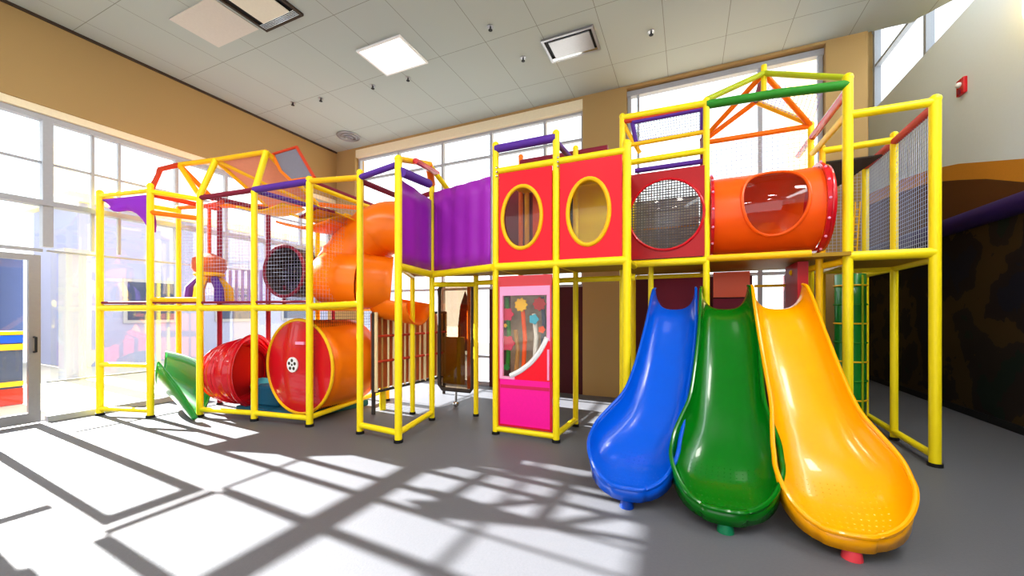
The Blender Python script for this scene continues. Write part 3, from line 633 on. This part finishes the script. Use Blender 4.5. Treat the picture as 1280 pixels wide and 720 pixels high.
MB().slab([(a_, v0+.002, b_) for a_, b_ in arc]+[(u0+.16, v0+.002, .70), (u1, v0+.002, .70), (u1, v0+.002, 1.22)], (0, .02, 0)).build('corner_panel', M['red'], PP)
MB().box((u0+.03, v0+.006, z0+.01), (u1-.05, v0+.010, z1-.02)).build('clear_sheet', M['acrylic'], PP)
def flower(px, py, r, m, n=9):
    u, v, z = pv(px, py, v0+.05); lp = []; r *= 1.15
    for i in range(n*4):
        a = 2*PI*i/(n*4); q_ = r*(1+.14*math.cos(n*a)); lp.append((u+math.cos(a)*q_, v, z+math.sin(a)*q_))
    MB().slab(lp, (0, .02, 0)).build('flower_disc', M[m], PP)
flower(651, 381, .068, 'gold'); flower(634, 393, .066, 'crimson', 6); flower(634, 429, .078, 'crimson', 6); flower(674, 380, .066, 'dred', 8); flower(667, 399, .05, 'cyan', 5); flower(677, 412, .035, 'ored', 5); flower(633, 459, .032, 'lgreen', 5); flower(631, 407, .02, 'gold', 5); flower(681, 365, .03, 'crimson', 5)
for (x, z0_, z1_, m) in ((634, .8, 1.7, 'pgreen'), (654, .85, 1.55, 'ored'), (668, .95, 1.5, 'white'), (678, 1.1, 1.7, 'slate'), (645, .8, 1.3, 'tan')):
    u = pv(x, 400, v0+.09)[0]
    MB().tube([(u, v0+.1, z0_), (u+.02, v0+.1, (z0_+z1_)/2), (u-.01, v0+.1, z1_)], .028, 8).build('stalk', M[m], PP, True)
MB().box((u0+.03, v0+.30, .70), (u1-.03, v0+.32, 1.9)).build('back_sheet', mat('faded_picture', (165, 150, 135), .7, var=.6, scale=9), PP)

# ---------- right tower
pM, pN = (.20, 5.10), (1.535, 5.20)
RT = thing('right_tower', 'tall yellow pipe tower with green and orange roof bars above the three slides', 'play structure', (.5, 5.7, 0))
post(RT, *pK2, 4.0, r=.036); post(RT, *pM, 3.98, r=.036); post(RT, *pN, 3.97, r=.046)
rM, rN, rK = (.2, 6.4), (1.5, 6.4), (-.75, 6.2)
post(RT, *rM, 4.05, 'maroon', r=.034); post(RT, *rN, 4.02, 'yellow', r=.036); post(RT, *rK, 3.4, r=.034)
rail(RT, G3(pK2, 3.98), G3(pM, 3.95), r=.04); rail(RT, G3(pK2, 3.40), G3(pM, 3.40)); rail(RT, G3(pK2, 3.62), G3(pM, 3.62), 'gold', r=.026)
rail(RT, (pK2[0]+.15, 5.16, 3.30), (pM[0]-.04, 5.16, 3.30), 'violet', r=.03, name='padded_rail')
# slanted violet framed net panel
s0, s1, s2, s3 = (pK2[0]+.16, 5.2, 3.66), (pM[0]-.04, 5.2, 3.66), (pM[0]-.04, 5.12, 3.90), (pK2[0]+.12, 5.12, 3.90)
net(RT, s0, s1, s2, s3, .03, .004, 'wcord')
for a, bq in ((s0, s1), (s1, s2), (s2, s3), (s3, s0)): rail(RT, a, bq, 'violet', r=.026, name='net_frame')
rail(RT, (pK2[0]+.02, 5.12, 3.93), (pM[0], 5.12, 3.915), 'brick', r=.028, name='padded_rail')
rail(RT, G3(pK2, 3.93), (pK2[0]+.2, 5.25, 3.55), 'gold', r=.026, name='roof_bar')
# pyramid roof
apex = (.87, 5.76, 4.50)
MB().tube([G3(pM, 3.93), ((pM[0]+pN[0])/2, 5.15, 3.93), G3(pN, 3.90)], .048, 12).build('roof_beam', M['pgreen'], RT, True)
for p, m in ((G3(pM, 3.99), 'olive'), (G3(pN, 3.97), 'olive'), (G3(rM, 4.05), 'orange'), (G3(rN, 4.0), 'orange')):
    rail(RT, p, apex, m, r=.034, name='roof_bar')
MB().tube([(apex[0], apex[1], 4.18), (apex[0], apex[1], 4.60)], .032, 10).build('apex_post', M['yellow'], RT, True)
rail(RT, G3(rM, 4.0), G3(rN, 4.0), 'orange', name='roof_bar')
ra2 = (.87, 6.4, 4.46); rail(RT, G3(rM, 4.02), ra2, 'orange', name='roof_bar'); rail(RT, ra2, G3(rN, 4.02), 'gold', name='roof_bar'); rail(RT, apex, ra2, 'maroon', name='roof_bar')
rail(RT, G3(pN, 3.84), (1.5, 7.05, 3.84), 'rplast', r=.042, name='padded_rail'); rail(RT, G3(pM, 3.84), G3(rM, 3.84), 'maroon', name='padded_rail')
rail(RT, G3(pN, 3.60), (1.5, 6.3, 3.60), 'yellow')
net(RT, G3(rM, 2.3), G3(rN, 2.3), G3(rN, 3.98), G3(rM, 3.98), .06, .004, 'wcord')
net(RT, G3(rK, 2.2), G3(rM, 2.2), G3(rM, 3.35), G3(rK, 3.35), .06, .0035, 'wcord')
net(RT, G3(rN, 4.0), (1.5, 5.9, 4.2), (.87, 5.9, 4.46), ra2, .05, .004, 'mcord')
# decks and low rails
MB().box((pK2[0], 5.1, 2.10), (pN[0], 6.4, 2.14)).build('deck', M['dyel'], RT)
rail(RT, (pK2[0]+.08, 5.1, 2.12), G3(pM, 2.12), r=.045); rail(RT, (pK2[0]+.08, 5.9, 2.02), (pM[0], 5.9, 2.02), r=.03)
rail(RT, G3(pM, 2.14), (1.2, 5.12, 2.14), 'gold', r=.04)
# dark red panel with round window
cu_, cz_ = -.245, 2.69
pn = hole_panel('round_window_panel', M['dred'], RT, lambda a, b, t: (a, 5.06+t, b), -.72, pM[0]-.02, 2.17, 3.22, cu_, cz_, .42, .425, .03, nr=2)
MB().tube([(cu_+math.cos(2*PI*i/40)*.42, 5.055, cz_+math.sin(2*PI*i/40)*.425) for i in range(40)], .016, 8, closed=True).build('window_rim', M['rplast'], pn, True)
MB().grid(lambda s_, t_: (cu_+math.cos(2*PI*s_)*.42*t_, 5.06-.10*(1-t_*t_), cz_+math.sin(2*PI*s_)*.42*t_), 32, 6, cu=True).build('window_bubble', M['acrylic'], pn, True)
net(RT, (-.8, 5.6, 2.2), (.2, 5.6, 2.2), (.2, 5.6, 3.4), (-.8, 5.6, 3.4), .035, .008, 'cord')
MB().box((-.82, 6.3, 2.1), (.14, 6.32, 3.22)).build('inner_panel', mat('grey_screen', (150, 146, 140), .8, var=.5, scale=14), RT)
# purlins seen through the round window
rail(RT, (-.6, 6.15, 2.75), (.15, 6.15, 2.75), 'tan', r=.022); rail(RT, (-.6, 6.15, 2.45), (.15, 6.15, 2.45), 'tan', r=.02)
# slide entry level under the tube
MB().box((-.45, 5.12, 1.46), (1.25, 6.1, 1.50)).build('slide_deck', M['maroon'], RT)
MB().box((-.45, 6.0, 1.5), (.28, 6.02, 2.0)).build('inner_panel', M['maroon'], RT)
MB().box((.32, 6.0, 1.72), (.75, 6.02, 2.06)).build('inner_panel', M['ored'], RT)
MB().box((.32, 5.98, 1.5), (.75, 6.0, 1.70)).build('inner_panel', M['maroon'], RT)
MB().box((1.12, 5.3, 1.5), (1.22, 5.9, 2.08)).build('inner_panel', M['dred'], RT)
post(RT, -.42, 5.25, 2.1, r=.03); post(RT, 1.33, 5.35, 2.1, 'gold', r=.036); post(RT, -.5, 6.1, 2.1, r=.03)
rail(RT, (1.12, 5.6, 1.98), (1.50, 5.22, 2.05), 'gold', r=.036); rail(RT, (-.45, 5.12, 1.44), (1.25, 5.12, 1.44), 'blue', r=.03)
rail(RT, (.8, 6.0, 1.86), (1.2, 6.0, 1.86), 'gold', r=.018)

# ---------- orange crawl tube with round window
TB = thing('bubble_window_tube', 'orange red crawl tube with a round window, above the green and yellow slides', 'tunnel', (.85, 5.5, 2.2))
tu0, tu1, tr, tz, tv = .27, 1.33, .47, 2.70, 5.56
def tm(a, b, t): return (a, tv-math.cos(b)*(tr-t), tz+math.sin(b)*(tr-t))
hole_panel('tube_front', M['ored'], TB, tm, tu0, tu1, -PI/2, PI/2, .875, .17, .315, .92, .015, nr=14, smooth=True)
MB().grid(lambda s_, t_: (tu0+(tu1-tu0)*s_, tv+math.sin(PI*t_)*tr, tz+math.cos(PI*t_)*tr), 4, 20).build('tube_back', M['ored'], TB, True, solid=.012)
MB().tube([tm(.875+math.cos(2*PI*i/40)*.315, .17+math.sin(2*PI*i/40)*.92, -.004) for i in range(40)], .018, 8, closed=True).build('window_rim', M['ored'], TB, True)
MB().grid(lambda s_, t_: Vector(tm(.875+math.cos(2*PI*s_)*.31*t_, .17+math.sin(2*PI*s_)*.91*t_, -.04*(1-t_*t_))), 32, 6, cu=True).build('window_bubble', M['smoke'], TB, True)
for ue in (tu0-.02, tu1):
    n = 32
    f = MB(); vs_ = []
    for (uu, r_) in ((ue, tr), (ue, tr+.045), (ue+.035, tr+.045), (ue+.035, tr)):
        vs_ += [(uu, tv-math.cos(2*PI*i/n)*r_, tz+math.sin(2*PI*i/n)*r_) for i in range(n)]
    f.add(vs_, [(k*n+i, k*n+(i+1) % n, ((k+1) % 4)*n+(i+1) % n, ((k+1) % 4)*n+i) for k in range(4) for i in range(n)])
    fo = f.build('flange', M['rplast'], TB, True)
    for k in range(7):
        b_ = -1.2+k*.4
        MB().ball((ue+.018, tv-math.cos(b_)*(tr+.05), tz+math.sin(b_)*(tr+.05)), .014, 6).build('bolt', M['pink'], fo, True)
MB().grid(lambda s_, t_: (tu1+.035+.05*t_, tv-math.cos(2*PI*s_)*(tr+.01), tz+math.sin(2*PI*s_)*(tr+.01)), 32, 2, cu=True).build('end_collar', M['rplast'], TB, True, solid=.012)

# ---------- right end frame
pL, pL2, pL3 = (2.22, 5.22), (2.24, 6.11), (2.26, 7.0)
EF = thing('end_frame', 'open yellow pipe frame with nets at the right end, beside the dark mural wall', 'play structure', (1.9, 6, 0))
post(EF, *pL, 3.60, r=.047); post(EF, *pL2, 3.62, r=.038); post(EF, *pL3, 3.6, r=.038); post(EF, 1.56, 6.15, 3.6, 'gold', r=.034)
rail(EF, G3(pN, 3.58), G3(pL, 3.58), r=.042); rail(EF, (1.56, 6.15, 3.56), G3(pL2, 3.56), r=.04)
rail(EF, G3(pL, 3.54), (2.26, 7.0, 3.54), 'brick', r=.042, name='padded_rail'); rail(EF, (1.6, 6.15, 3.1), (1.6, 7.0, 3.1), 'brick', name='padded_rail')
rail(EF, G3(pN, 2.10), G3(pL, 2.10), r=.05); rail(EF, G3(pL, 2.04), G3(pL3, 2.04), r=.04); rail(EF, (1.56, 6.15, 2.04), G3(pL2, 2.04), r=.04); rail(EF, G3(pN, 2.04), (1.56, 6.15, 2.04), r=.04)
rail(EF, G3(pL, .10), G3(pL2, .10), r=.036); rail(EF, G3(pL2, .10), G3(pL3, .10), r=.036)
MB().slab([G3(pN, 2.05), G3(pL, 2.05), G3(pL2, 2.05), (1.56, 6.15, 2.05)], (0, 0, .025)).build('deck', M['dyel'], EF)
net(EF, G3(pL, 2.15), G3(pL3, 2.15), G3(pL3, 3.5), G3(pL, 3.5), .045, .0022, 'wcord')
net(EF, (1.56, 6.95, 2.15), G3(pL3, 2.15), G3(pL3, 3.5), (1.56, 6.95, 3.5), .045, .003, 'wcord')
MB().slab([(1.58, 6.3, 3.45), (2.2, 6.3, 3.45), (1.95, 6.95, 3.3), (1.58, 6.95, 3.3)], (0, 0, .02)).build('roof_cloth', M['deck'], EF)
for k in range(2):
    u = 1.92+.10*k
    for s_ in (0, .05): MB().tube([(u+s_, 6.7, 2.25), (u+s_+.04, 6.7, 3.0)], .008, 6).build('ladder_rope', M['gold'], EF, True)
    for j in range(7):
        z = 2.3+j*.1; x = u+(z-2.25)*.053; MB().tube([(x, 6.7, z), (x+.05, 6.7, z)], .008, 6).build('ladder_rung', M['gold'], EF, True)
# green column with rungs
GC = thing('green_climbing_column', 'upright green tube with rungs, seen between the yellow slide and the end frame', 'climbing tube', (1.98, 6.62, 0))
MB().grid(lambda s_, t_: (1.98+math.cos(2*PI*s_)*.16, 6.62+math.sin(2*PI*s_)*.16, t_*2.02), 20, 4, cu=True).build('tube', M['lgreen'], GC, True, solid=.008)
for k in range(8):
    MB().tube([(1.98+math.cos(2*PI*i/20)*.168, 6.62+math.sin(2*PI*i/20)*.168, .12+k*.25) for i in range(20)], .012, 6, closed=True).build('rung', M['gold' if k % 2 else 'pgreen'], GC, True)
for a in (-1.9, -1.1): MB().tube([(1.98+math.cos(a)*.175, 6.62+math.sin(a)*.175, 0), (1.98+math.cos(a)*.175, 6.62+math.sin(a)*.175, 2.0)], .012, 6).build('side_rail', M['olive'], GC, True)

# ============================================================ THE THREE SLIDES
def catmull(tab, x):
    for i in range(len(tab)-1):
        if x <= tab[i+1][0] or i == len(tab)-2:
            x0, y0 = tab[i]; x1, y1 = tab[i+1]; t = (x-x0)/(x1-x0); t = min(1, max(0, t))
            m0 = (tab[i+1][1]-tab[i-1][1])/(tab[i+1][0]-tab[i-1][0]) if i else (y1-y0)/(x1-x0)
            m1 = (tab[i+2][1]-y0)/(tab[i+2][0]-x0) if i+2 < len(tab) else (y1-y0)/(x1-x0)
            h = x1-x0; t2 = t*t; t3 = t2*t
            return (2*t3-3*t2+1)*y0+(t3-2*t2+t)*h*m0+(-2*t3+3*t2)*y1+(t3-t2)*h*m1
def big_slide(name, label, m, footm, cu, shift=0, wk=1):
    # cu: table s -> centre u ; s = 0 top, 1 front
    V = [(0, 5.10), (.08, 4.97), (.2, 4.75), (.55, 4.02), (.70, 3.72), (.84, 3.44)]
    Zt = [(0, 1.54), (.08, 1.53), (.2, 1.38), (.55, .66), (.70, .36), (.84, .19), (.93, .135), (1, .165)]
    Wt = [(0, .235), (.1, .245), (.35, .262), (.55, .275), (.63, .292), (.70, .335), (.77, .372), (.84, .380)]
    Rt = [(0, .27), (.06, .25), (.25, .21), (.55, .22), (.70, .25), (.84, .215)]
    root = thing(name, label, 'slide', (catmull(cu, .5), 4.1, 0))
    def f(s_, t_):
        t = t_*2-1; u = catmull(cu, s_); z = catmull(Zt, s_)
        if s_ <= .84: v = catmull(V, s_)+shift; wd = catmull(Wt, s_)*wk; r = catmull(Rt, s_)
        else:
            ph = (s_-.84)/.16*math.radians(72)
            v = 3.44-.40*math.sin(ph)+shift; wd = .380*wk*math.cos(ph)**.85; r = .215*max(0, math.cos((s_-.84)/.16*PI/2))**1.2+.001
        k = math.sin(t*PI/2); k = k*.75+t*.25
        dv = 0 if s_ <= .84 else -.05*(1-t*t)*math.sin(ph)
        return Vector((u+wd*k, v+dv, z+r*abs(t)**2.6))
    MB().grid(f, 72, 28).build('chute', m, root, True, solid=.016)
    loop = [f(i/72, 0) for i in range(73)]+[f(1, j/28) for j in range(1, 28)]+[f(1-i/72, 1) for i in range(73)]
    MB().tube(loop, .017, 8).build('rim', m, root, True)
    # skirt under the front lip
    sk = MB(); lp = [f(.80+.2*i/10, 0) for i in range(11)]+[f(1, j/14) for j in range(1, 14)]+[f(1-.2*i/10, 1) for i in range(11)]
    n = len(lp); cc = Vector((catmull(cu, .9), 3.35+shift, 0))
    low = [Vector((cc.x+(p.x-cc.x)*.93, cc.y+(p.y-cc.y)*.95, .055+(p.z-.15)*.5 if p.z > .15 else .055)) for p in lp]
    sk.add(lp+low, [(i, i+1, n+i+1, n+i) for i in range(n-1)]); sk.build('front_lip', m, root, True, solid=.014)
    p = f(.95, .5); q_ = (p.x, p.y-.03)
    MB().tube([(q_[0], q_[1], 0), (q_[0], q_[1], .035), (q_[0], q_[1], .10)], [.055, .05, .032], 14).build('foot', footm, root, True)
    p = f(.55, .5)
    MB().tube([(p.x, p.y, 0), (p.x, p.y, p.z-.045)], .028, 10).build('support_leg', M['yellow'], root, True)
    # grip dimples on the landing
    for i in range(5):
        for j in range(9):
            pz = f(.80+.03*i, .34+.04*j); MB
    db = MB()
    for i in range(9):
        for j in range(13):
            pz = f(.78+.018*i, .26+.04*j); db.ball((pz.x, pz.y, pz.z+.008), (.006, .006, .003), 6)
    o = db.build('grip_dots', m, root); o['kind'] = 'stuff'
    return root
big_slide('blue_slide', 'glossy blue plastic slide, leftmost of the three', M['blue'], mat('blue_foot', (0, 50, 140), .4), [(0, -.14), (.3, -.17), (.6, -.27), (.8, -.42), (1, -.43)], shift=.08, wk=.97)
big_slide('green_slide', 'glossy dark green plastic slide between the blue and yellow slides', M['green'], mat('green_foot', (10, 110, 70), .4), [(0, .385), (.3, .37), (.6, .31), (.8, .265), (1, .23)])
big_slide('yellow_slide', 'golden yellow plastic slide, rightmost of the three, with a red foot', M['amber'], mat('red_foot', (220, 60, 70), .4), [(0, .885), (.3, .89), (.6, .92), (.8, .97), (1, .90)], shift=-.02)
